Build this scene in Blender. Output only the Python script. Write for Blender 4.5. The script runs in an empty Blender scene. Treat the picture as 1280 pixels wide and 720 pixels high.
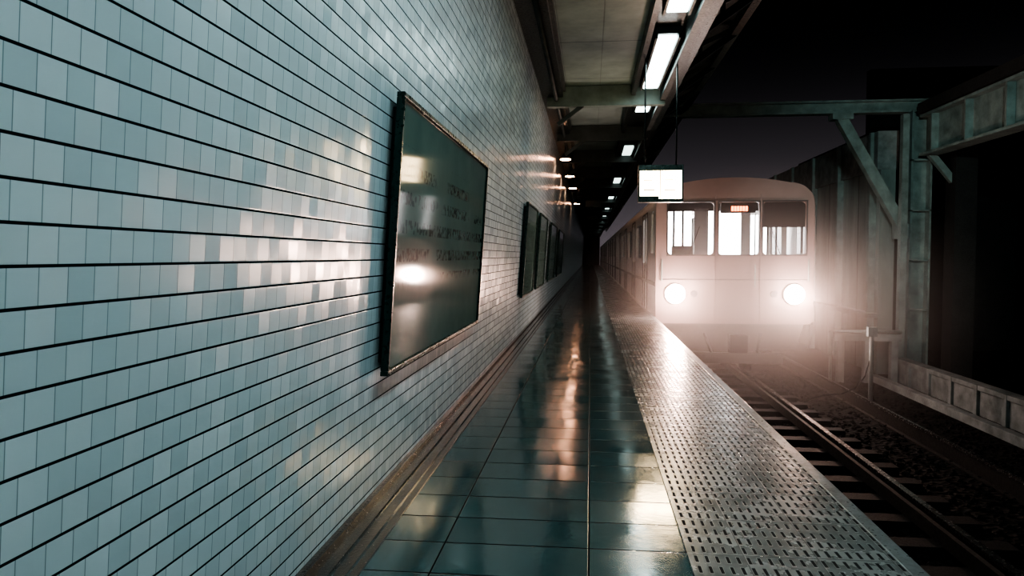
import bpy, bmesh, math, random
from mathutils import Vector, Matrix
random.seed(4)
scene=bpy.context.scene
COL=scene.collection
scene.view_settings.view_transform='AgX'
try: scene.view_settings.look='AgX - High Contrast'
except Exception: pass
scene.view_settings.exposure=0.05

# ---------------------------------------------------------------- node helpers
def new_mat(name):
    m=bpy.data.materials.new(name); m.use_nodes=True
    nt=m.node_tree; nt.nodes.clear()
    out=nt.nodes.new('ShaderNodeOutputMaterial')
    return m,nt,out
def inp(nt,sock,v):
    if v is None: return
    if isinstance(v,bpy.types.NodeSocket): nt.links.new(v,sock)
    else: sock.default_value=v
def M(nt,op,a,b=None,c=None):
    n=nt.nodes.new('ShaderNodeMath'); n.operation=op
    inp(nt,n.inputs[0],a); inp(nt,n.inputs[1],b); inp(nt,n.inputs[2],c)
    return n.outputs[0]
def VM(nt,op,a,b=None,scale=None):
    n=nt.nodes.new('ShaderNodeVectorMath'); n.operation=op
    inp(nt,n.inputs[0],a); inp(nt,n.inputs[1],b)
    if scale is not None: inp(nt,n.inputs['Scale'],scale)
    return n.outputs['Value'] if op=='LENGTH' else n.outputs[0]
def MIX(nt,f,a,b):
    n=nt.nodes.new('ShaderNodeMix'); n.data_type='RGBA'
    inp(nt,n.inputs[0],f); inp(nt,n.inputs[6],a); inp(nt,n.inputs[7],b)
    return n.outputs[2]
def MR(nt,v,a,b,c,d):
    n=nt.nodes.new('ShaderNodeMapRange')
    inp(nt,n.inputs[0],v)
    for i,x in enumerate((a,b,c,d)): n.inputs[i+1].default_value=x
    return n.outputs[0]
def coords(nt):
    t=nt.nodes.new('ShaderNodeTexCoord'); s=nt.nodes.new('ShaderNodeSeparateXYZ')
    nt.links.new(t.outputs['Object'],s.inputs[0])
    return t.outputs['Object'],s.outputs[0],s.outputs[1],s.outputs[2]
def noise(nt,vec,scale,detail=3,rough=.5):
    n=nt.nodes.new('ShaderNodeTexNoise'); nt.links.new(vec,n.inputs['Vector'])
    n.inputs['Scale'].default_value=scale; n.inputs['Detail'].default_value=detail
    n.inputs['Roughness'].default_value=rough
    return n.outputs[0]
def bump(nt,h,strength,dist,normal=None):
    n=nt.nodes.new('ShaderNodeBump'); n.inputs['Strength'].default_value=strength
    n.inputs['Distance'].default_value=dist
    nt.links.new(h,n.inputs['Height'])
    if normal is not None: nt.links.new(normal,n.inputs['Normal'])
    return n.outputs[0]
def bsdf(nt,out,**k):
    b=nt.nodes.new('ShaderNodeBsdfPrincipled')
    names={'color':'Base Color','rough':'Roughness','metal':'Metallic','normal':'Normal','spec':'Specular IOR Level',
           'emit':'Emission Color','estr':'Emission Strength','coat':'Coat Weight','trans':'Transmission Weight','alpha':'Alpha'}
    for kk,v in k.items(): inp(nt,b.inputs[names[kk]],v)
    nt.links.new(b.outputs[0],out.inputs[0]); return b
def C(r,g,b): return (r,g,b,1)

def simple(name,col,rough=.5,metal=0,var=.25,scale=4,bmp=.15,dirt=None,spec=.5):
    m,nt,out=new_mat(name)
    o,x,y,z=coords(nt)
    n1=noise(nt,o,scale,4,.6); n2=noise(nt,o,scale*9,3)
    f=MR(nt,n1,.3,.7,0,1)
    d=dirt if dirt else tuple(c*(1-var*1.6) for c in col)
    c=MIX(nt,f,C(*d),C(*col))
    r=MR(nt,n2,.3,.7,max(rough-.1,.03),min(rough+.12,1))
    bsdf(nt,out,color=c,rough=r,metal=metal,normal=bump(nt,n2,bmp,.01),spec=spec)
    return m
def emit(name,col,s):
    m,nt,out=new_mat(name)
    e=nt.nodes.new('ShaderNodeEmission'); e.inputs[0].default_value=C(*col); e.inputs[1].default_value=s
    nt.links.new(e.outputs[0],out.inputs[0]); return m

# ---------------------------------------------------------------- special materials
def tile_wall_mat():
    m,nt,out=new_mat('glazed_wall_tile')
    o,x,y,z=coords(nt)
    S=.0685
    v=M(nt,'DIVIDE',M(nt,'ADD',z,.012),S); row=M(nt,'FLOOR',v); fv=M(nt,'FRACT',v)
    off=M(nt,'MULTIPLY',M(nt,'MODULO',M(nt,'ADD',row,100),2),.5)
    wn0=nt.nodes.new('ShaderNodeTexWhiteNoise'); wn0.noise_dimensions='1D'; nt.links.new(row,wn0.inputs['W'])
    off=M(nt,'ADD',off,M(nt,'MULTIPLY',wn0.outputs[0],.22))
    u=M(nt,'ADD',M(nt,'DIVIDE',y,S*.98),off); cu=M(nt,'FLOOR',u); fu=M(nt,'FRACT',u)
    cmb=nt.nodes.new('ShaderNodeCombineXYZ'); nt.links.new(cu,cmb.inputs[0]); nt.links.new(row,cmb.inputs[1])
    wn=nt.nodes.new('ShaderNodeTexWhiteNoise'); wn.noise_dimensions='2D'; nt.links.new(cmb.outputs[0],wn.inputs['Vector'])
    rnd,rcol=wn.outputs[0],wn.outputs[1]
    ev=M(nt,'MINIMUM',fv,M(nt,'SUBTRACT',1.0,fv)); eu=M(nt,'MINIMUM',fu,M(nt,'SUBTRACT',1.0,fu))
    mh=MR(nt,ev,.036,.050,0,1); mv=MR(nt,eu,.010,.022,0,1)
    big=noise(nt,o,1.1,4,.6)
    t=MIX(nt,rnd,C(.46,.57,.61),C(.57,.68,.72))
    t=MIX(nt,MR(nt,big,.35,.7,0,.45),t,C(.36,.47,.51))
    t=MIX(nt,mv,C(.20,.28,.31),t)
    t=MIX(nt,mh,C(.004,.014,.017),t)
    n2=noise(nt,o,26,2)
    h=M(nt,'ADD',M(nt,'MULTIPLY',MR(nt,ev,.03,.08,0,1),.6),M(nt,'MULTIPLY',n2,.3))
    bn=bump(nt,h,.3,.002)
    pert=VM(nt,'MULTIPLY',VM(nt,'SUBTRACT',rcol,(.5,.5,.5)),(.03,.05,.08))
    nn=VM(nt,'NORMALIZE',VM(nt,'ADD',bn,pert))
    r=M(nt,'ADD',MR(nt,mh,0,1,.8,.17),M(nt,'MULTIPLY',rnd,.10))
    bsdf(nt,out,color=t,rough=r,normal=nn,spec=M(nt,'MULTIPLY',mh,.5))
    return m
def floor_mat():
    m,nt,out=new_mat('wet_platform_tile')
    o,x,y,z=coords(nt)
    u=M(nt,'DIVIDE',M(nt,'ADD',x,5.5),.55); v=M(nt,'DIVIDE',M(nt,'ADD',y,20),.27)
    fu=M(nt,'FRACT',u); fv=M(nt,'FRACT',v)
    cmb=nt.nodes.new('ShaderNodeCombineXYZ'); nt.links.new(M(nt,'FLOOR',u),cmb.inputs[0]); nt.links.new(M(nt,'FLOOR',v),cmb.inputs[1])
    wn=nt.nodes.new('ShaderNodeTexWhiteNoise'); wn.noise_dimensions='2D'; nt.links.new(cmb.outputs[0],wn.inputs['Vector'])
    eu=M(nt,'MINIMUM',fu,M(nt,'SUBTRACT',1.0,fu)); ev=M(nt,'MINIMUM',fv,M(nt,'SUBTRACT',1.0,fv))
    mask=M(nt,'MINIMUM',MR(nt,eu,.004,.009,0,1),MR(nt,ev,.010,.020,0,1))
    n1=noise(nt,o,3,5,.65); n2=noise(nt,o,30,3)
    c=MIX(nt,wn.outputs[0],C(.03,.068,.072),C(.055,.105,.108))
    c=MIX(nt,MR(nt,n1,.4,.7,0,.6),c,C(.02,.044,.047))
    c=MIX(nt,mask,C(.004,.006,.007),c)
    r=M(nt,'ADD',MR(nt,n1,.3,.7,.06,.20),M(nt,'MULTIPLY',M(nt,'SUBTRACT',1.0,mask),.4))
    bn=bump(nt,M(nt,'ADD',mask,M(nt,'MULTIPLY',n2,.22)),.35,.003)
    pert=VM(nt,'SCALE',VM(nt,'SUBTRACT',wn.outputs[1],(.5,.5,.5)),scale=.022)
    b=bsdf(nt,out,color=c,rough=r,normal=VM(nt,'NORMALIZE',VM(nt,'ADD',bn,pert)),spec=M(nt,'MULTIPLY',mask,1.0))
    b.inputs['IOR'].default_value=1.7
    return m
def tactile_mat():
    m,nt,out=new_mat('ribbed_edge_paving')
    o,x,y,z=coords(nt)
    pu=.0371; pv=.0885
    u=M(nt,'DIVIDE',M(nt,'ADD',x,5-.36),pu); v=M(nt,'DIVIDE',M(nt,'ADD',y,20),pv)
    fu=M(nt,'ABSOLUTE',M(nt,'SUBTRACT',M(nt,'FRACT',u),.5)); fv=M(nt,'ABSOLUTE',M(nt,'SUBTRACT',M(nt,'FRACT',v),.5))
    slot=M(nt,'MULTIPLY',MR(nt,fu,.13,.20,1,0),MR(nt,fv,.29,.36,1,0))
    su=M(nt,'FRACT',M(nt,'DIVIDE',M(nt,'ADD',x,5-.36),.26)); sv=M(nt,'FRACT',M(nt,'DIVIDE',M(nt,'ADD',y,20),.354))
    seam=M(nt,'MAXIMUM',MR(nt,su,.0,.03,1,0),MR(nt,sv,.0,.025,1,0))
    dark=M(nt,'MAXIMUM',slot,M(nt,'MULTIPLY',seam,.8))
    n1=noise(nt,o,4,5,.65); n2=noise(nt,o,50,3)
    c=MIX(nt,MR(nt,n1,.3,.7,0,1),C(.10,.105,.10),C(.19,.19,.185))
    c=MIX(nt,dark,c,C(.014,.016,.017))
    h=M(nt,'SUBTRACT',M(nt,'MULTIPLY',n2,.2),M(nt,'MULTIPLY',dark,.5))
    r=M(nt,'ADD',MR(nt,n1,.3,.7,.18,.34),M(nt,'MULTIPLY',dark,.4))
    bsdf(nt,out,color=c,rough=r,normal=bump(nt,h,.3,.004),spec=M(nt,'MULTIPLY',M(nt,'SUBTRACT',1.1,dark),.5))
    return m
def ceiling_mat():
    m,nt,out=new_mat('ceiling_panel')
    o,x,y,z=coords(nt)
    f=M(nt,'FRACT',M(nt,'DIVIDE',M(nt,'ADD',y,20),1.8)); g=M(nt,'FRACT',M(nt,'DIVIDE',M(nt,'ADD',x,5.37),.5))
    seam=M(nt,'MINIMUM',MR(nt,f,0,.012,0,1),MR(nt,g,0,.03,0.5,1))
    n1=noise(nt,o,2.5,5,.6)
    c=MIX(nt,MR(nt,n1,.3,.7,0,1),C(.19,.25,.24),C(.33,.42,.40))
    c=MIX(nt,seam,C(.03,.04,.04),c)
    bsdf(nt,out,color=c,rough=.42,normal=bump(nt,seam,.5,.006))
    return m
def board_mat():
    m,nt,out=new_mat('notice_board_face')
    o,x,y,z=coords(nt)
    n1=noise(nt,o,2,4,.6)
    row=M(nt,'FRACT',M(nt,'DIVIDE',z,.13)); rm=MR(nt,M(nt,'ABSOLUTE',M(nt,'SUBTRACT',row,.5)),.22,.26,1,0)
    n2=noise(nt,VM(nt,'MULTIPLY',o,(1,1,.8)),34,1)
    txt=M(nt,'MULTIPLY',rm,MR(nt,n2,.50,.54,0,1))
    area=M(nt,'MULTIPLY',MR(nt,noise(nt,o,2.2,1),.44,.50,0,1),MR(nt,z,.95,1.0,0,1))
    area=M(nt,'MULTIPLY',area,MR(nt,z,1.58,1.6,1,0))
    txt=M(nt,'MULTIPLY',txt,area)
    c=MIX(nt,MR(nt,n1,.3,.7,0,1),C(.085,.135,.122),C(.12,.175,.16))
    c=MIX(nt,M(nt,'MULTIPLY',txt,.75),c,C(.012,.022,.022))
    b=bsdf(nt,out,color=c,rough=.07,spec=.5)
    b.inputs['IOR'].default_value=1.07
    return m
def ground_mat():
    m,nt,out=new_mat('ballast_ground')
    o,x,y,z=coords(nt)
    vn=nt.nodes.new('ShaderNodeTexVoronoi'); nt.links.new(o,vn.inputs['Vector']); vn.inputs['Scale'].default_value=16
    n1=noise(nt,o,1.5,4)
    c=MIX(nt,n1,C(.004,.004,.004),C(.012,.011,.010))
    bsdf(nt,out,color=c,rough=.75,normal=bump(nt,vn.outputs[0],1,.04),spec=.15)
    return m
def corrugated_mat():
    m,nt,out=new_mat('ribbed_concrete_panel')
    o,x,y,z=coords(nt)
    f=M(nt,'ABSOLUTE',M(nt,'SUBTRACT',M(nt,'FRACT',M(nt,'DIVIDE',y,2.0)),.5))
    seam=MR(nt,f,.0,.02,0,1)
    n1=noise(nt,VM(nt,'MULTIPLY',o,(1,1.5,.3)),1.5,5,.7)
    c=MIX(nt,MR(nt,n1,.3,.7,0,1),C(.10,.13,.125),C(.24,.29,.28))
    c=MIX(nt,seam,C(.03,.03,.03),c)
    bsdf(nt,out,color=c,rough=.38,normal=bump(nt,M(nt,'ADD',seam,n1),.4,.02))
    return m

TILE=tile_wall_mat(); FLOOR=floor_mat(); TACT=tactile_mat(); CEIL=ceiling_mat(); BOARD=board_mat()
GROUND=ground_mat(); RIBC=corrugated_mat()
DARKSTEEL=simple('dark_green_steel',(.02,.032,.032),.35,.3)
FRAME=simple('dark_green_frame',(.015,.045,.038),.3,.4)
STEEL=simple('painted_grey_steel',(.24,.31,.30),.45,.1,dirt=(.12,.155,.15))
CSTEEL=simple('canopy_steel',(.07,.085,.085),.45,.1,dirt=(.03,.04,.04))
CONC=simple('stained_concrete',(.26,.29,.29),.7,0,dirt=(.11,.125,.125))
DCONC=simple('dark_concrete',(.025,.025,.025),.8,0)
EDGE=simple('coping_stone',(.16,.17,.17),.35,0,dirt=(.08,.08,.08),scale=6)
RAIL=simple('polished_rail',(.50,.47,.46),.2,.95,var=.1)
RUST=simple('rusty_rail',(.025,.02,.017),.7,.2)
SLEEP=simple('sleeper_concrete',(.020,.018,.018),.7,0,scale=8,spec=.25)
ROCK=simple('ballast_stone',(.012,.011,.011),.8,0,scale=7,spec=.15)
BODY=simple('train_body_paint',(.22,.155,.145),.42,.05,var=.08,bmp=.03)
SIDEM=simple('train_side_metal',(.45,.46,.45),.35,.3,var=.08,bmp=.03)
BODYD=simple('train_dark_trim',(.03,.03,.032),.4,.2)
UNDER=simple('undercarriage_grime',(.012,.011,.011),.7,.2)
SEAT=simple('seat_fabric',(.05,.12,.10),.9)
INTW=simple('carriage_interior',(.6,.58,.56),.5,var=.05)
BLACK=simple('black_rubber',(.01,.01,.01),.6)
WARN=simple('shaded_gutter_stone',(.05,.038,.033),.16,0,dirt=(.015,.013,.013),scale=9,spec=.8)  # dark gutter stone, with the wall-base shadow put into its colour
TUBEB=emit('fluorescent_tube_bright',(.76,.98,1),38)
TUBE=emit('fluorescent_tube_light',(.80,1,.98),11)
TUBED=emit('fluorescent_tube_dim',(.8,1,.95),2.0)
CARLIGHT=emit('carriage_light',(1,.92,.9),18)
HEAD=emit('headlamp_glow',(1,.82,.74),70)
LED=emit('orange_led',(1,.20,.04),14)
SIGNW=emit('sign_lightbox',(1,.74,.42),34)
WARML=emit('added_warm_lens',(1,.50,.30),55)  # glowing face of the added warm lamps
SIGNT=simple('sign_lettering',(.25,.2,.15),.5)
FARL=emit('distant_window_light',(.7,1,.95),1.6)
FILL_LENS=emit('added_fill_lens',(.8,1,.95),20)  # lens of the added off-view fill lamp
def glass_mat():
    m,nt,out=new_mat('window_glass')
    g=nt.nodes.new('ShaderNodeBsdfGlossy'); g.inputs['Roughness'].default_value=.03
    t=nt.nodes.new('ShaderNodeBsdfTransparent'); t.inputs[0].default_value=C(.8,.8,.8)
    fr=nt.nodes.new('ShaderNodeFresnel'); fr.inputs[0].default_value=1.45
    mx=nt.nodes.new('ShaderNodeMixShader')
    nt.links.new(fr.outputs[0],mx.inputs[0]); nt.links.new(t.outputs[0],mx.inputs[1]); nt.links.new(g.outputs[0],mx.inputs[2])
    nt.links.new(mx.outputs[0],out.inputs[0]); return m
GLASS=glass_mat()

# ---------------------------------------------------------------- mesh builder
class MB:
    def __init__(s): s.bm=bmesh.new(); s.mats=[]
    def mi(s,mat):
        if mat not in s.mats: s.mats.append(mat)
        return s.mats.index(mat)
    def hexa(s,pts,mat):
        vs=[s.bm.verts.new(p) for p in pts]; i=s.mi(mat)
        for f in ((0,3,2,1),(4,5,6,7),(0,1,5,4),(1,2,6,5),(2,3,7,6),(3,0,4,7)):
            fc=s.bm.faces.new([vs[k] for k in f]); fc.material_index=i
    def box(s,x0,x1,y0,y1,z0,z1,mat):
        s.hexa([(x0,y0,z0),(x1,y0,z0),(x1,y1,z0),(x0,y1,z0),(x0,y0,z1),(x1,y0,z1),(x1,y1,z1),(x0,y1,z1)],mat)
    def bar(s,p,q,w,h,mat,up=(0,0,1)):
        p=Vector(p);q=Vector(q);d=(q-p).normalized(); up=Vector(up)
        if abs(d.dot(up))>.98: up=Vector((0,1,0))
        a=d.cross(up).normalized()*w/2; b=a.cross(d).normalized()*h/2
        s.hexa([p-a-b,p+a-b,q+a-b,q-a-b,p-a+b,p+a+b,q+a+b,q-a+b],mat)
    def cyl(s,p,q,r,mat,n=16,r2=None):
        p=Vector(p);q=Vector(q);d=(q-p).normalized()
        a=d.orthogonal().normalized(); b=d.cross(a); r2=r if r2 is None else r2; i=s.mi(mat)
        A=[s.bm.verts.new(p+(a*math.cos(t)+b*math.sin(t))*r) for t in [2*math.pi*k/n for k in range(n)]]
        B=[s.bm.verts.new(q+(a*math.cos(t)+b*math.sin(t))*r2) for t in [2*math.pi*k/n for k in range(n)]]
        for k in range(n):
            f=s.bm.faces.new([A[k],A[(k+1)%n],B[(k+1)%n],B[k]]); f.material_index=i; f.smooth=True
        f=s.bm.faces.new(A[::-1]); f.material_index=i
        f=s.bm.faces.new(B); f.material_index=i
    def prism(s,prof,y0,y1,mat,cap=True,smooth=False):
        i=s.mi(mat)
        A=[s.bm.verts.new((x,y0,z)) for x,z in prof]; B=[s.bm.verts.new((x,y1,z)) for x,z in prof]
        n=len(prof)
        for k in range(n if cap else n-1):
            f=s.bm.faces.new([A[k],A[(k+1)%n],B[(k+1)%n],B[k]]); f.material_index=i; f.smooth=smooth
        if cap:
            for L in (A[::-1],B):
                f=s.bm.faces.new(L); f.material_index=i
    def done(s,name,bevel=0,parent=None):
        bmesh.ops.recalc_face_normals(s.bm,faces=s.bm.faces[:])
        me=bpy.data.meshes.new(name); s.bm.to_mesh(me); s.bm.free()
        for m in s.mats: me.materials.append(m)
        o=bpy.data.objects.new(name,me); COL.objects.link(o)
        if bevel:
            b=o.modifiers.new('bevel','BEVEL'); b.width=bevel; b.segments=2; b.limit_method='ANGLE'; b.angle_limit=.7
        if parent: o.parent=parent
        return o
def empty(name):
    e=bpy.data.objects.new(name,None); COL.objects.link(e); return e
def curve_panel(name,loops,thick,mat,parent,M4):
    cu=bpy.data.curves.new(name,'CURVE'); cu.dimensions='2D'; cu.fill_mode='BOTH'; cu.extrude=thick/2
    for L in loops:
        sp=cu.splines.new('POLY'); sp.points.add(len(L)-1)
        for p,(x,y) in zip(sp.points,L): p.co=(x,y,0,1)
        sp.use_cyclic_u=True
    cu.materials.append(mat)
    o=bpy.data.objects.new(name,cu); COL.objects.link(o); o.parent=parent; o.matrix_local=M4
    return o
def rrect(x0,x1,y0,y1,r,n=5):
    P=[]
    for cx,cy,a0 in ((x1-r,y1-r,0),(x0+r,y1-r,90),(x0+r,y0+r,180),(x1-r,y0+r,270)):
        for k in range(n+1):
            a=math.radians(a0+90*k/n); P.append((cx+r*math.cos(a),cy+r*math.sin(a)))
    return P

YN,YF=-6,90
LEAN=.07
def wx(z): return -.90+LEAN*(z-1.1)
# ---------------------------------------------------------------- wall (slightly battered)
b=MB(); zt=3.70
b.hexa([(wx(-.05)-.4,YN,-1.35),(wx(-.05),YN,-1.35),(wx(-.05),YF,-1.35),(wx(-.05)-.4,YF,-1.35),
        (wx(-.05)-.4,YN,.0),(wx(.0),YN,.0),(wx(.0),YF,.0),(wx(.0)-.4,YF,.0)],DCONC)
b.hexa([(wx(0)-.4,YN,0),(wx(0),YN,0),(wx(0),YF,0),(wx(0)-.4,YF,0),
        (wx(zt)-.6,YN,zt),(wx(zt),YN,zt),(wx(zt),YF,zt),(wx(zt)-.6,YF,zt)],TILE)
b.done('wall_left')
b=MB(); b.box(wx(0)-.01,-.945,YN,YF,0,.035,WARN); b.done('baseboard_left')
# ---------------------------------------------------------------- platform
b=MB(); b.box(-.975,1.10,YN,YF,-.25,0,FLOOR); b.box(-.9,.95,YN,YF,-1.35,-.25,DCONC)
b.done('floor')
b=MB(); b.box(.36,1.10,YN,YF,0,.008,TACT); b.done('tactile_paving')
b=MB(); b.box(1.10,1.165,YN,YF,-.22,.008,EDGE); b.done('platform_coping',.006)
b=MB()
b.box(-.945,-.885,YN,YF,0,.014,WARN); b.box(-.875,-.83,YN,YF,0,.008,WARN); b.box(-.82,-.79,YN,YF,0,.005,WARN)  # dark strips laid where the shadow runs along the wall base
b.done('shaded_drain_strips')
b=MB(); b.box(-1.3,1.16,YF,YF+.3,-1.35,4.3,DCONC); b.box(-.3,.5,YF-.03,YF,0,2.1,DARKSTEEL); b.done('added_wall_far')  # dark end wall added to cover the pale horizon haze
# ---------------------------------------------------------------- ceiling + canopy
b=MB()
b.box(-1.2,.60,YN,YF,3.67,3.80,CEIL)
b.done('ceiling')
b=MB()
b.box(wx(3.5),-.42,YN,YF,3.50,3.67,DARKSTEEL)
b.box(-.42,-.38,YN,YF,3.58,3.67,CSTEEL)
b.cyl((-.52,YN,3.46),(-.52,YF,3.46),.03,CSTEEL)
b.done('ceiling_cable_duct')
b=MB()
b.box(.60,.66,YN,YF,3.50,3.80,DARKSTEEL); b.box(.66,1.02,YN,YF,3.62,3.80,DARKSTEEL); b.box(1.02,1.10,YN,YF,3.42,3.85,CSTEEL)
b.box(1.10,1.2,YN,YF,3.42,3.46,DARKSTEEL)
y=5.2
while y<70:
    b.bar((1.08,y,3.55),(1.95,y,4.15),.07,.09,DARKSTEEL)
    b.bar((1.08,y,3.82),(1.95,y,4.22),.05,.06,CSTEEL)
    b.bar((1.5,y,3.86),(1.5,y,4.0),.05,.05,CSTEEL)
    y+=1.7
b.box(1.9,2.0,YN,YF,4.12,4.26,DARKSTEEL)
b.box(-.9,2.05,YN,YF,4.27,4.32,DARKSTEEL)
b.done('canopy_frame')
b=MB(); y=11.0
while y<75:
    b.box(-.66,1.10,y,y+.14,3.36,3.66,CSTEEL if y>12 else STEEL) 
    b.bar((-.5,y+.07,3.1),(-.1,y+.07,3.4),.06,.06,CSTEEL)
    y+=3.3
b.done('ceiling_cross_beam')
# warm lamps added under the canopy for warm glints on wall and floor
for y in (15.6,18.9,22.2,28.8):
    b=MB()
    b.cyl((-.54,y,3.50),(-.54,y,3.30),.02,CSTEEL,8)
    b.cyl((-.54,y,3.30),(-.54,y,3.18),.06,DARKSTEEL,20,.13)
    b.cyl((-.54,y,3.185),(-.54,y,3.165),.11,WARML,20)
    b.done('added_warm_lamp')
b=MB()
y=24
while y<80:
    b.cyl((.1,y,3.66),(.1,y,2.95),.02,CSTEEL,8); b.box(-.15,.35,y-.05,y+.05,2.72,2.95,DARKSTEEL)
    b.box(-.12,.32,y-.06,y-.05,2.75,2.92,DARKSTEEL)
    y+=9
b.done('hanging_guide_sign')
lights=[(-5,-2.6),(-1.8,.6),(1.5,3.9),(4.95,7.35),(8.2,10.6),(11.25,12.3)]
y=16.2
while y<75: lights.append((y,y+1.3)); y+=6.6
for i,(a,c) in enumerate(lights):
    b=MB(); 
    b.box(.70,.98,a-.06,c+.06,3.54,3.62,CSTEEL)
    b.box(.74,.94,a,c,3.505,3.54,TUBEB if i in(1,2) else TUBE if i<6 else TUBED)
    b.box(.70,.73,a-.06,c+.06,3.49,3.55,CSTEEL); b.box(.95,.98,a-.06,c+.06,3.49,3.55,CSTEEL)
    b.done('fluorescent_light',.004)
# ---------------------------------------------------------------- notice boards
def board(y0,y1,z0,z1,name='notice_board'):
    b=MB()
    def slab(d0,d1,ya,yb,za,zb,mat):
        P=[]
        for z in (za,zb):
            P+= [(wx(z)+d0,ya,z),(wx(z)+d1,ya,z),(wx(z)+d1,yb,z),(wx(z)+d0,yb,z)]
        b.hexa(P,mat)
    slab(-.002,.035,y0+.04,y1-.04,z0+.03,z1-.03,DARKSTEEL)
    slab(.035,.05,y0,y1,z0,z1,BOARD)
    f=.022
    slab(.03,.065,y0-f,y1+f,z0-f,z0,FRAME); slab(.03,.065,y0-f,y1+f,z1,z1+f,FRAME)
    slab(.03,.065,y0-f,y0,z0,z1,FRAME); slab(.03,.065,y1,y1+f,z0,z1,FRAME)
    return b.done(name,.003)
board(3.05,5.55,.60,1.78)
board(9.3,11.0,.58,1.78); board(11.7,13.6,.58,1.78); board(15.0,17.5,.58,1.78); board(19,22,.58,1.78)
# ---------------------------------------------------------------- lit station sign
b=MB()
b.box(.58,1.12,8.95,9.10,1.76,1.80,FRAME); b.box(.58,1.12,8.95,9.10,2.14,2.21,FRAME)
b.box(.58,.60,8.95,9.10,1.80,2.14,FRAME); b.box(1.10,1.12,8.95,9.10,1.80,2.14,FRAME)
b.box(.60,1.10,8.97,9.08,1.80,2.14,SIGNW)
b.box(.835,.85,8.955,8.97,1.80,2.14,FRAME)
for i in range(2):
    for x in (.64,.89):
        b.box(x,x+.14-.03*(i%2),8.960,8.972,1.90+i*.12,1.915+i*.12,FRAME)
b.box(.60,.83,8.960,8.968,1.80,1.835,FRAME)
for x in (.66,1.04): b.cyl((x,9.02,2.21),(x,9.02,3.60 if x<.67 else 3.45),.010,DARKSTEEL,8)
b.done('illuminated_station_sign')

# ---------------------------------------------------------------- tracks
RZ=-1.15; TC=2.50; G=.533
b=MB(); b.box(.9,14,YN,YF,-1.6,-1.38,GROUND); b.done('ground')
b=MB()
for sx in (-1,1):
    cx=TC+sx*G
    b.box(cx-.033,cx+.033,YN,YF,RZ-.035,RZ,RAIL); b.box(cx-.010,cx+.010,YN,YF,RZ-.13,RZ-.03,RUST)
    b.box(cx-.062,cx+.062,YN,YF,RZ-.15,RZ-.13,RUST)
b.box(TC+G-.13,TC+G-.085,YN,YF,RZ-.15,RZ-.02,RUST)
y=YN
while y<60:
    b.box(TC-1.0,TC+1.0,y,y+.2,-1.44,RZ-.15,SLEEP)
    for sx in (-1,1):
        cx=TC+sx*G
        b.box(cx-.12,cx-.06,y+.05,y+.15,RZ-.15,RZ-.11,RUST); b.box(cx+.06,cx+.12,y+.05,y+.15,RZ-.15,RZ-.11,RUST)
    y+=.58
b.done('railway_track')
b=MB(); b.box(4.33,4.37,YN,YF,-1.19,-1.15,RAIL); b.box(4.34,4.36,YN,YF,-1.36,-1.19,RUST); b.box(4.28,4.42,YN,YF,-1.39,-1.36,RUST)
b.done('siding_rail')
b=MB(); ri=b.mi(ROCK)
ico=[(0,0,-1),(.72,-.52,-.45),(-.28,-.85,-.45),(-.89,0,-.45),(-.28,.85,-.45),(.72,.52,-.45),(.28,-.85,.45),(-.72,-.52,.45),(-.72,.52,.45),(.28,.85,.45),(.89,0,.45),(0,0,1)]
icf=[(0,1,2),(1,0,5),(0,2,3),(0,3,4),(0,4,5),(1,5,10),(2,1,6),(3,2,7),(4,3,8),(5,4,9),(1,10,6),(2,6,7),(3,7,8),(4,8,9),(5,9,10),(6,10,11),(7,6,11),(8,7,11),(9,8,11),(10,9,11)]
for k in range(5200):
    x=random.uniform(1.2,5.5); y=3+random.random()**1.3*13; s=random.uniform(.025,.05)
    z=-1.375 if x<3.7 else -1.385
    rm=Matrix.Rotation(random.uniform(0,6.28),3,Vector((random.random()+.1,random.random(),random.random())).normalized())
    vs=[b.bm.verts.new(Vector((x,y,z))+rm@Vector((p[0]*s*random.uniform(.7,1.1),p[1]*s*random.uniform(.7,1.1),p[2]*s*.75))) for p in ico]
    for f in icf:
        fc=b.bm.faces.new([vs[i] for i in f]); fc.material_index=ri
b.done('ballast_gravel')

# ---------------------------------------------------------------- train
T=empty('commuter_train')
FY=13.3; XC=2.57; HW=1.385; ZB=-.12; ZS=1.95; ZR=2.51
def roof_prof(inset=0,n=8):
    P=[]; r=.42
    hw=HW-inset
    for k in range(n+1):
        a=math.radians(90*k/n); P.append((XC+hw-r+r*math.cos(a)*1.0, ZR-inset-.10-r*.9+r*.9*math.sin(a)))
    for k in range(1,8):
        t=k/8; x=XC+(hw-r)*(1-2*t); P.append((x,ZR-inset-.10+.10*(1-(2*t-1)**2)))
    for k in range(n+1):
        a=math.radians(90+90*k/n); P.append((XC-hw+r+r*math.cos(a), ZR-inset-.10-r*.9+r*.9*math.sin(a)))
    return P
rp=roof_prof()
zsh=rp[0][1]
outer=[(XC-HW,ZB+.06),(XC-HW+.06,ZB),(XC+HW-.06,ZB),(XC+HW,ZB+.06)]+rp
WZ0,WZ1=1.13,2.07
holes=[rrect(XC-1.17,XC-.36,WZ0,WZ1,.07),rrect(XC-.27,XC+.43,WZ0,WZ1,.05),rrect(XC+.50,XC+1.24,WZ0,WZ1,.07)]
Mf=Matrix.Translation((0,FY+.04,0))@Matrix.Rotation(math.radians(90),4,'X')
curve_panel('front_panel',[outer]+holes,.08,BODY,T,Mf)
b=MB()
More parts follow.
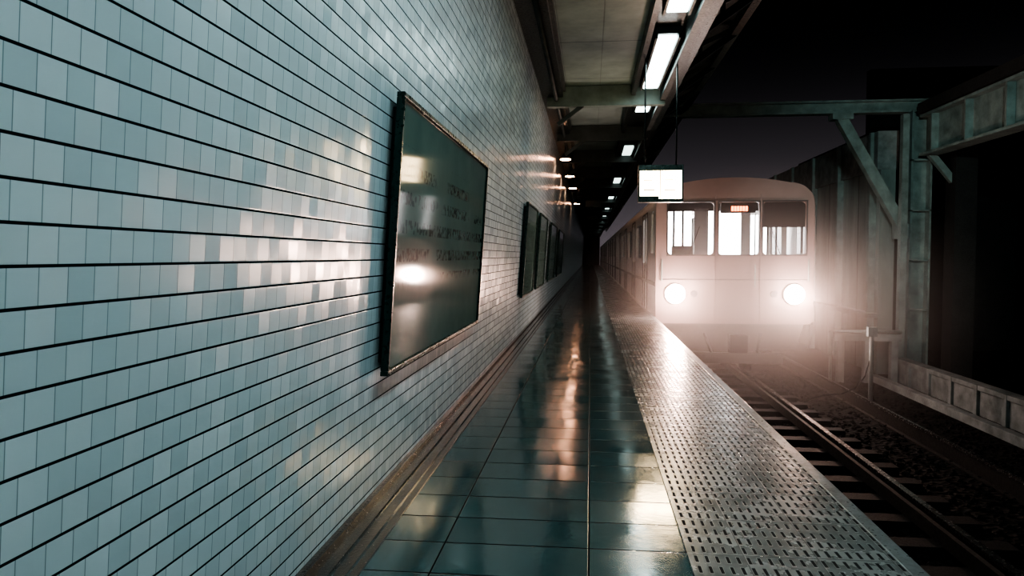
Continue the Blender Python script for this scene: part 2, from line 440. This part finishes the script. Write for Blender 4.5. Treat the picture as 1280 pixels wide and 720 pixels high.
for ci in range(4):
    y0=FY+.02+ci*18.6; y1=y0+18.1
    b.prism(rp,y0,y1,SIDEM,cap=False,smooth=True)
    ip=[(x,z) for x,z in roof_prof(.06)]
    b.prism(ip,y0+.05,y1,INTW,cap=False,smooth=True)
    b.box(XC-HW+.05,XC+HW-.05,y0,y1,ZB,ZB+.16,UNDER)
    for k in range(3):
        b.box(XC-.75,XC+.75,y0+4.0+k*5,y0+6.0+k*5,ZR-.04,ZR+.16,STEEL)
    b.box(XC-HW+.02,XC+HW-.02,y1-.06,y1,ZB,zsh,BODY)
    if ci>0: b.box(XC-HW+.02,XC+HW-.02,y0,y0+.06,ZB,zsh,BODY)
    if ci<3: b.box(XC-.6,XC+.6,y1,y1+.5,.1,2.1,BLACK)
b.done('body_shell',parent=T)
for side,sx in (('left',-1),('right',1)):
    for ci in range(4):
        y0=FY+.02+ci*18.6
        loops=[[(0,ZB),(18.1,ZB),(18.1,zsh),(0,zsh)]]
        doors=[1.9+ci*0,6.0,10.4,14.8]
        loops.append(rrect(.45,1.0,1.15,1.95,.05))
        for d in doors:
            loops.append(rrect(d+.12,d+.56,.95,1.9,.05)); loops.append(rrect(d+.74,d+1.18,.95,1.9,.05))
            e=d+1.75
            if e+1.9<18: loops.append(rrect(e,e+1.9,1.05,1.85,.06))
        M4=Matrix(((0,0,1,XC+sx*(HW-.02)),(1,0,0,y0),(0,1,0,0),(0,0,0,1)))
        curve_panel('side_panel_%s_%d'%(side,ci),loops,.04,SIDEM,T,M4)
b=MB()
for sx in (-1,1):
    for ci in range(4):
        y0=FY+.02+ci*18.6
        xs=XC+sx*HW
        for d in (1.9,6.0,10.4,14.8):
            for yy in (d,d+.64,d+1.28):
                b.box(xs-.012,xs+.012,y0+yy,y0+yy+.025,ZB+.05,2.0,BODYD)
            b.box(xs-.012,xs+.012,y0+d,y0+d+1.3,1.98,2.01,BODYD)
        b.box(xs-.010,xs+.010,y0,y0+18.1,.55,.62,BODYD)
        b.box(XC+sx*(HW-.035)-.003,XC+sx*(HW-.035)+.003,y0+.1,y0+18,.9,1.97,GLASS)
        for k in range(0,18,2):
            b.cyl((XC+sx*(HW-.45),y0+2.6+k*.8,.1),(XC+sx*(HW-.45),y0+2.6+k*.8,2.35),.015,STEEL,6)
        b.box(min(XC+sx*(HW-.06),XC+sx*(HW-.5)),max(XC+sx*(HW-.06),XC+sx*(HW-.5)),y0+3.3,y0+5.6,.35,.5,SEAT)
    b.box(XC+sx*.5-.06,XC+sx*.5+.06,FY+1.9,FY+70,2.28,2.32,CARLIGHT)
b.done('side_doors_and_interior',parent=T)
b=MB()
py=FY+1.5
b.box(XC-HW+.06,XC+HW-.06,py,py+.04,ZB,1.05,INTW)
for xa,xb in ((-1.30,-1.12),(-.92,-.88),(-.74,-.70),(-.50,-.22),(.42,.60),(.76,.80),(.92,.96),(1.08,1.12),(1.2,1.3)):
    b.box(XC+xa,XC+xb,py,py+.04,1.05,2.05,DARKSTEEL if xb-xa<.06 else INTW)
b.box(XC-HW+.1,XC+HW-.1,py,py+.04,2.0,2.4,BODYD)
b.box(XC-1.25,XC-.4,FY+.12,FY+.5,.9,1.12,BODYD); b.box(XC+.5,XC+1.25,FY+.12,FY+.4,.9,1.1,BODYD)
b.box(XC-.22,XC+.38,FY+.10,FY+.2,1.88,2.05,BODYD)
b.box(XC+.50,XC+1.26,FY+.10,FY+.14,1.62,2.1,BLACK)
for k in range(6): b.box(XC-.04+k*.05,XC-.005+k*.05,FY+.09,FY+.10,1.915,2.0,LED)
b.box(XC-1.0,XC-.6,FY+.9,FY+1.0,.7,1.3,SEAT)
b.box(XC-.20,XC+.50,FY+2.0,FY+2.02,1.05,2.2,CARLIGHT)
b.box(XC-1.25,XC-.35,FY+3.0,FY+3.02,.9,2.2,CARLIGHT)
b.box(XC+.60,XC+1.3,FY+3.0,FY+3.02,.9,2.0,CARLIGHT)
b.box(XC-HW+.1,XC+HW-.1,FY+.1,FY+70,.02,.06,DCONC)
b.done('driver_cab',parent=T)
b=MB()
b.box(XC-1.22,XC+1.28,FY+.045,FY+.051,WZ0-.05,WZ1+.05,GLASS)
def ringframe(x0,x1,z0,z1,w,mat,yo=-.015):
    b.box(x0-w,x1+w,FY+yo,FY+.01,z0-w,z0,mat); b.box(x0-w,x1+w,FY+yo,FY+.01,z1,z1+w,mat)
    b.box(x0-w,x0,FY+yo,FY+.01,z0,z1,mat); b.box(x1,x1+w,FY+yo,FY+.01,z0,z1,mat)
ringframe(XC-1.17,XC-.36,WZ0,WZ1,.025,BODYD); ringframe(XC-.27,XC+.43,WZ0,WZ1,.022,BODYD); ringframe(XC+.50,XC+1.24,WZ0,WZ1,.025,BODYD)
for x in (XC-.33,XC+.46): b.box(x-.008,x+.008,FY-.015,FY+.01,ZB+.02,2.2,BODY)
b.cyl((XC+.36,FY-.05,.95),(XC+.36,FY-.05,.55),.014,STEEL,8)
for sx in (-1,1):
    b.cyl((XC+sx*1.28,FY-.05,.65),(XC+sx*1.28,FY-.05,1.05),.014,STEEL,8)
    hx=XC+sx*1.04
    b.cyl((hx,FY+.02,.42),(hx,FY-.07,.42),.20,BODY,28,.19)
    b.cyl((hx,FY-.07,.42),(hx,FY-.075,.42),.175,HEAD,28)
    b.cyl((hx-sx*.34,FY+.02,.42),(hx-sx*.34,FY-.03,.42),.06,BODYD,20)
    b.bar((XC+sx*.8,FY-.03,WZ0-.02),(XC+sx*.62,FY-.03,WZ0+.5),.012,.012,BLACK)
b.box(XC-1.3,XC+1.3,FY-.02,FY+.02,.67,.685,BODYD)
b.done('front_fittings',.003,parent=T)
b=MB()
b.prism([(XC-1.25,ZB),(XC-1.1,-.62),(XC+1.1,-.62),(XC+1.25,ZB)],FY+.08,FY+.16,UNDER)
b.cyl((XC,FY+.2,-.42),(XC,FY-.38,-.42),.08,UNDER,14); b.box(XC-.15,XC+.15,FY-.52,FY-.34,-.58,-.27,UNDER)
b.bar((XC-.9,FY+.1,-.75),(XC+.9,FY+.1,-.75),.06,.2,UNDER)
for x in (-.5,.5): b.cyl((XC+x,FY+.05,-.3),(XC+x*.8,FY-.12,-.62),.025,BLACK,8)
for ci in range(4):
    for off in (2.2,15.2):
        yb=FY+ci*18.6+off
        for sx in (-1,1):
            b.box(XC+sx*.95-.06,XC+sx*.95+.06,yb-1.3,yb+1.3,-.75,-.5,UNDER)
        for dy in (-.95,.95):
            for sx in (-1,1):
                cx=TC+sx*G
                b.cyl((cx-.06,yb+dy,RZ+.41),(cx+.06,yb+dy,RZ+.41),.41,UNDER,28)
            b.cyl((TC-.6,yb+dy,RZ+.41),(TC+.6,yb+dy,RZ+.41),.07,UNDER,12)
        b.box(XC-.95,XC+.95,yb-.25,yb+.25,-.62,ZB,UNDER)
    b.box(XC-1.2,XC+1.2,FY+ci*18.6+4.8,FY+ci*18.6+12.4,-.75,ZB,UNDER)
b.done('undercarriage',parent=T)
for k,sx in enumerate((-1,1)):
    L=bpy.data.lights.new('headlamp_light','POINT'); L.energy=140; L.color=(1,.68,.58); L.shadow_soft_size=.10
    o=bpy.data.objects.new('headlamp_light_%d'%k,L); COL.objects.link(o); o.location=(XC+sx*1.04,FY-.50,.42); o.parent=T
    L=bpy.data.lights.new('headlamp_beam','SPOT'); L.energy=300; L.color=(1,.54,.36); L.shadow_soft_size=.12
    L.spot_size=math.radians(60); L.spot_blend=1
    o=bpy.data.objects.new('headlamp_beam_%d'%k,L); COL.objects.link(o); o.location=(XC+sx*1.04,FY-.15,.42)
    o.rotation_euler=(math.radians(88),0,math.radians(170)); o.parent=T

# ---------------------------------------------------------------- mist around train (density fades smoothly to nothing)
m,nt,out=new_mat('night_mist')
v=nt.nodes.new('ShaderNodeVolumeScatter'); v.inputs['Color'].default_value=C(1,.88,.84)
v.inputs['Anisotropy'].default_value=.2
o_,x_,y_,z_=coords(nt)
rr=VM(nt,'LENGTH',o_)
fall=M(nt,'POWER',M(nt,'MAXIMUM',M(nt,'SUBTRACT',1.0,rr),0.0),1.8)
nt.links.new(M(nt,'MULTIPLY',fall,.34),v.inputs['Density'])
nt.links.new(v.outputs[0],out.inputs['Volume'])
bm=bmesh.new(); bmesh.ops.create_uvsphere(bm,u_segments=32,v_segments=20,radius=1)
me=bpy.data.meshes.new('mist'); bm.to_mesh(me); bm.free(); me.materials.append(m)
o=bpy.data.objects.new('mist',me); COL.objects.link(o); o.location=(2.9,12.7,.1); o.scale=(3.6,4.5,2.8)

# ---------------------------------------------------------------- unseen fill lamp on canopy edge, added to brighten the gantry and right side
FP=Vector((1.75,1.0,3.6)); FT=Vector((6.2,15.5,1.8)); d=(FT-FP).normalized()
FE=empty('added_fill_lamp')
b=MB()
b.cyl(FP-d*.22,FP,.10,DARKSTEEL,24,.18); b.cyl(FP-d*.005,FP+d*.004,.165,FILL_LENS,24)
b.bar(FP-d*.12+Vector((0,0,.05)),(1.75,.9,4.27),.05,.05,CSTEEL)
b.done('housing',parent=FE)
L=bpy.data.lights.new('added_fill_beam','SPOT'); L.energy=2000; L.color=(.72,1,.95); L.spot_size=math.radians(30); L.spot_blend=.9; L.shadow_soft_size=.15
o=bpy.data.objects.new('added_fill_beam',L); COL.objects.link(o); o.location=FP+d*.05; o.rotation_euler=d.to_track_quat('-Z','Y').to_euler(); o.parent=FE

# ---------------------------------------------------------------- gantry, right structures
b=MB(); gy=15.4; 
b.box(-.6,6.9,gy-.12,gy+.12,3.98,4.02,STEEL); b.box(-.6,6.9,gy-.12,gy+.12,4.20,4.24,STEEL); b.box(-.6,6.9,gy-.02,gy+.02,4.02,4.20,STEEL)
b.box(6.35,6.39,gy-.2,gy+.2,-1.38,4.0,STEEL); b.box(6.71,6.75,gy-.2,gy+.2,-1.38,4.0,STEEL); b.box(6.39,6.71,gy-.02,gy+.02,-1.38,4.0,STEEL)
b.box(6.25,6.85,gy-.3,gy+.3,-1.4,-1.2,CONC)
b.box(6.12,6.24,gy-.35,gy-.2,-1.38,3.9,STEEL)
b.bar((5.0,gy,3.98),(6.32,gy,1.6),.20,.20,STEEL,up=(0,1,0))
b.box(6.15,6.35,gy-.15,gy+.15,1.45,1.75,STEEL); b.box(4.85,5.25,gy-.15,gy+.15,3.86,3.98,STEEL)
for z in (0,1,2,3): b.box(6.35,6.75,gy-.2,gy+.2,z,z+.03,STEEL)
b.done('steel_gantry')
b=MB()
b.box(6.0,6.3,15.8,60,-1.4,2.9,RIBC); b.box(5.93,6.35,15.8,60,2.9,3.7,CONC)
y=16
while y<60:
    b.box(5.86,6.0,y,y+.12,-1.4,3.7,STEEL); y+=2
b.box(5.8,6.0,15.8,60,-.2,-.1,CONC)
b.done('retaining_wall')
b=MB()
b.box(6.60,6.64,3,15.1,3.12,3.84,STEEL); b.box(6.45,6.8,3,15.1,3.08,3.13,STEEL); b.box(6.45,6.8,3,15.1,3.83,3.88,STEEL)
y=3.4
while y<15: b.box(6.47,6.6,y,y+.05,3.13,3.83,STEEL); y+=1.25
for yc in (4.0,15.0):
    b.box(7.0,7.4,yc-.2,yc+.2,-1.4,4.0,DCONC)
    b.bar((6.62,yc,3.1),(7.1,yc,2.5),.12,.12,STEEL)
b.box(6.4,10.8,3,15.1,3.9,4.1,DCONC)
b.done('steel_girder')
b=MB()
b.box(6.02,6.16,2,14.9,-1.38,-.98,CONC); b.box(5.98,6.2,2,14.9,-.98,-.90,CONC)
y=2.2
while y<14.8: b.box(5.97,6.03,y,y+.10,-1.38,-.90,CONC); y+=.8
b.box(6.2,6.85,2,14.9,-1.38,-1.15,DCONC)
b.box(5.55,5.7,2,15,-1.39,-1.25,CONC)
b.done('concrete_barrier',.008)
b=MB(); b.box(4.75,6.0,14.6,14.85,-.55,-.40,CONC)
for x in (4.9,5.4,5.9): b.box(x-.06,x+.06,14.65,14.8,-1.4,-.55,CONC)
b.cyl((4.6,14.5,-.35),(5.95,14.5,-.35),.03,STEEL); b.cyl((4.65,14.5,-.35),(4.65,14.5,-1.4),.03,STEEL)
b.done('cable_trough')
b=MB(); b.cyl((4.55,12.2,-1.4),(4.55,12.2,-.12),.035,CONC,12); b.box(4.48,4.62,12.15,12.25,-.2,-.05,CONC)
P=[Vector((4.52,12.2,-.6)),Vector((4.46,12.2,-.85)),Vector((4.32,12.2,-1.05)),Vector((4.1,12.2,-1.15)),Vector((3.8,12.2,-1.18)),Vector((3.5,12.2,-1.3))]
for p,q in zip(P,P[1:]): b.cyl(p,q,.012,BLACK,8)
b.done('trackside_post')
b=MB()
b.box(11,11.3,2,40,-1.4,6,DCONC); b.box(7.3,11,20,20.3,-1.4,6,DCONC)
for z,h in ((2.45,.3),(1.7,.12),(1.35,.2)):
    b.box(9.75,9.82,19.96,20.0,z,z+h,FARL)
for y in range(4,18,3): b.box(10.94,11,y,y+1.4,.6,2.2,DARKSTEEL)
b.done('dark_depot_building')

# ---------------------------------------------------------------- world
w=bpy.data.worlds.new('night'); scene.world=w; w.use_nodes=True; nt=w.node_tree; nt.nodes.clear()
out=nt.nodes.new('ShaderNodeOutputWorld'); bg=nt.nodes.new('ShaderNodeBackground')
tc=nt.nodes.new('ShaderNodeTexCoord'); s=nt.nodes.new('ShaderNodeSeparateXYZ'); nt.links.new(tc.outputs['Generated'],s.inputs[0])
f=MR(nt,s.outputs[2],.0,.30,1,0)
c=MIX(nt,M(nt,'POWER',f,2.0),C(.0015,.002,.0025),C(.11,.098,.11))
nt.links.new(c,bg.inputs[0]); bg.inputs[1].default_value=1; nt.links.new(bg.outputs[0],out.inputs[0])

# ---------------------------------------------------------------- camera
cam=bpy.data.cameras.new('camera'); cam.lens=25.3; cam.sensor_width=36; cam.clip_end=300
co=bpy.data.objects.new('camera',cam); COL.objects.link(co); co.location=(0,0,1.1)
co.rotation_euler=(math.radians(90-2.53),0,math.radians(6.2))
scene.camera=co
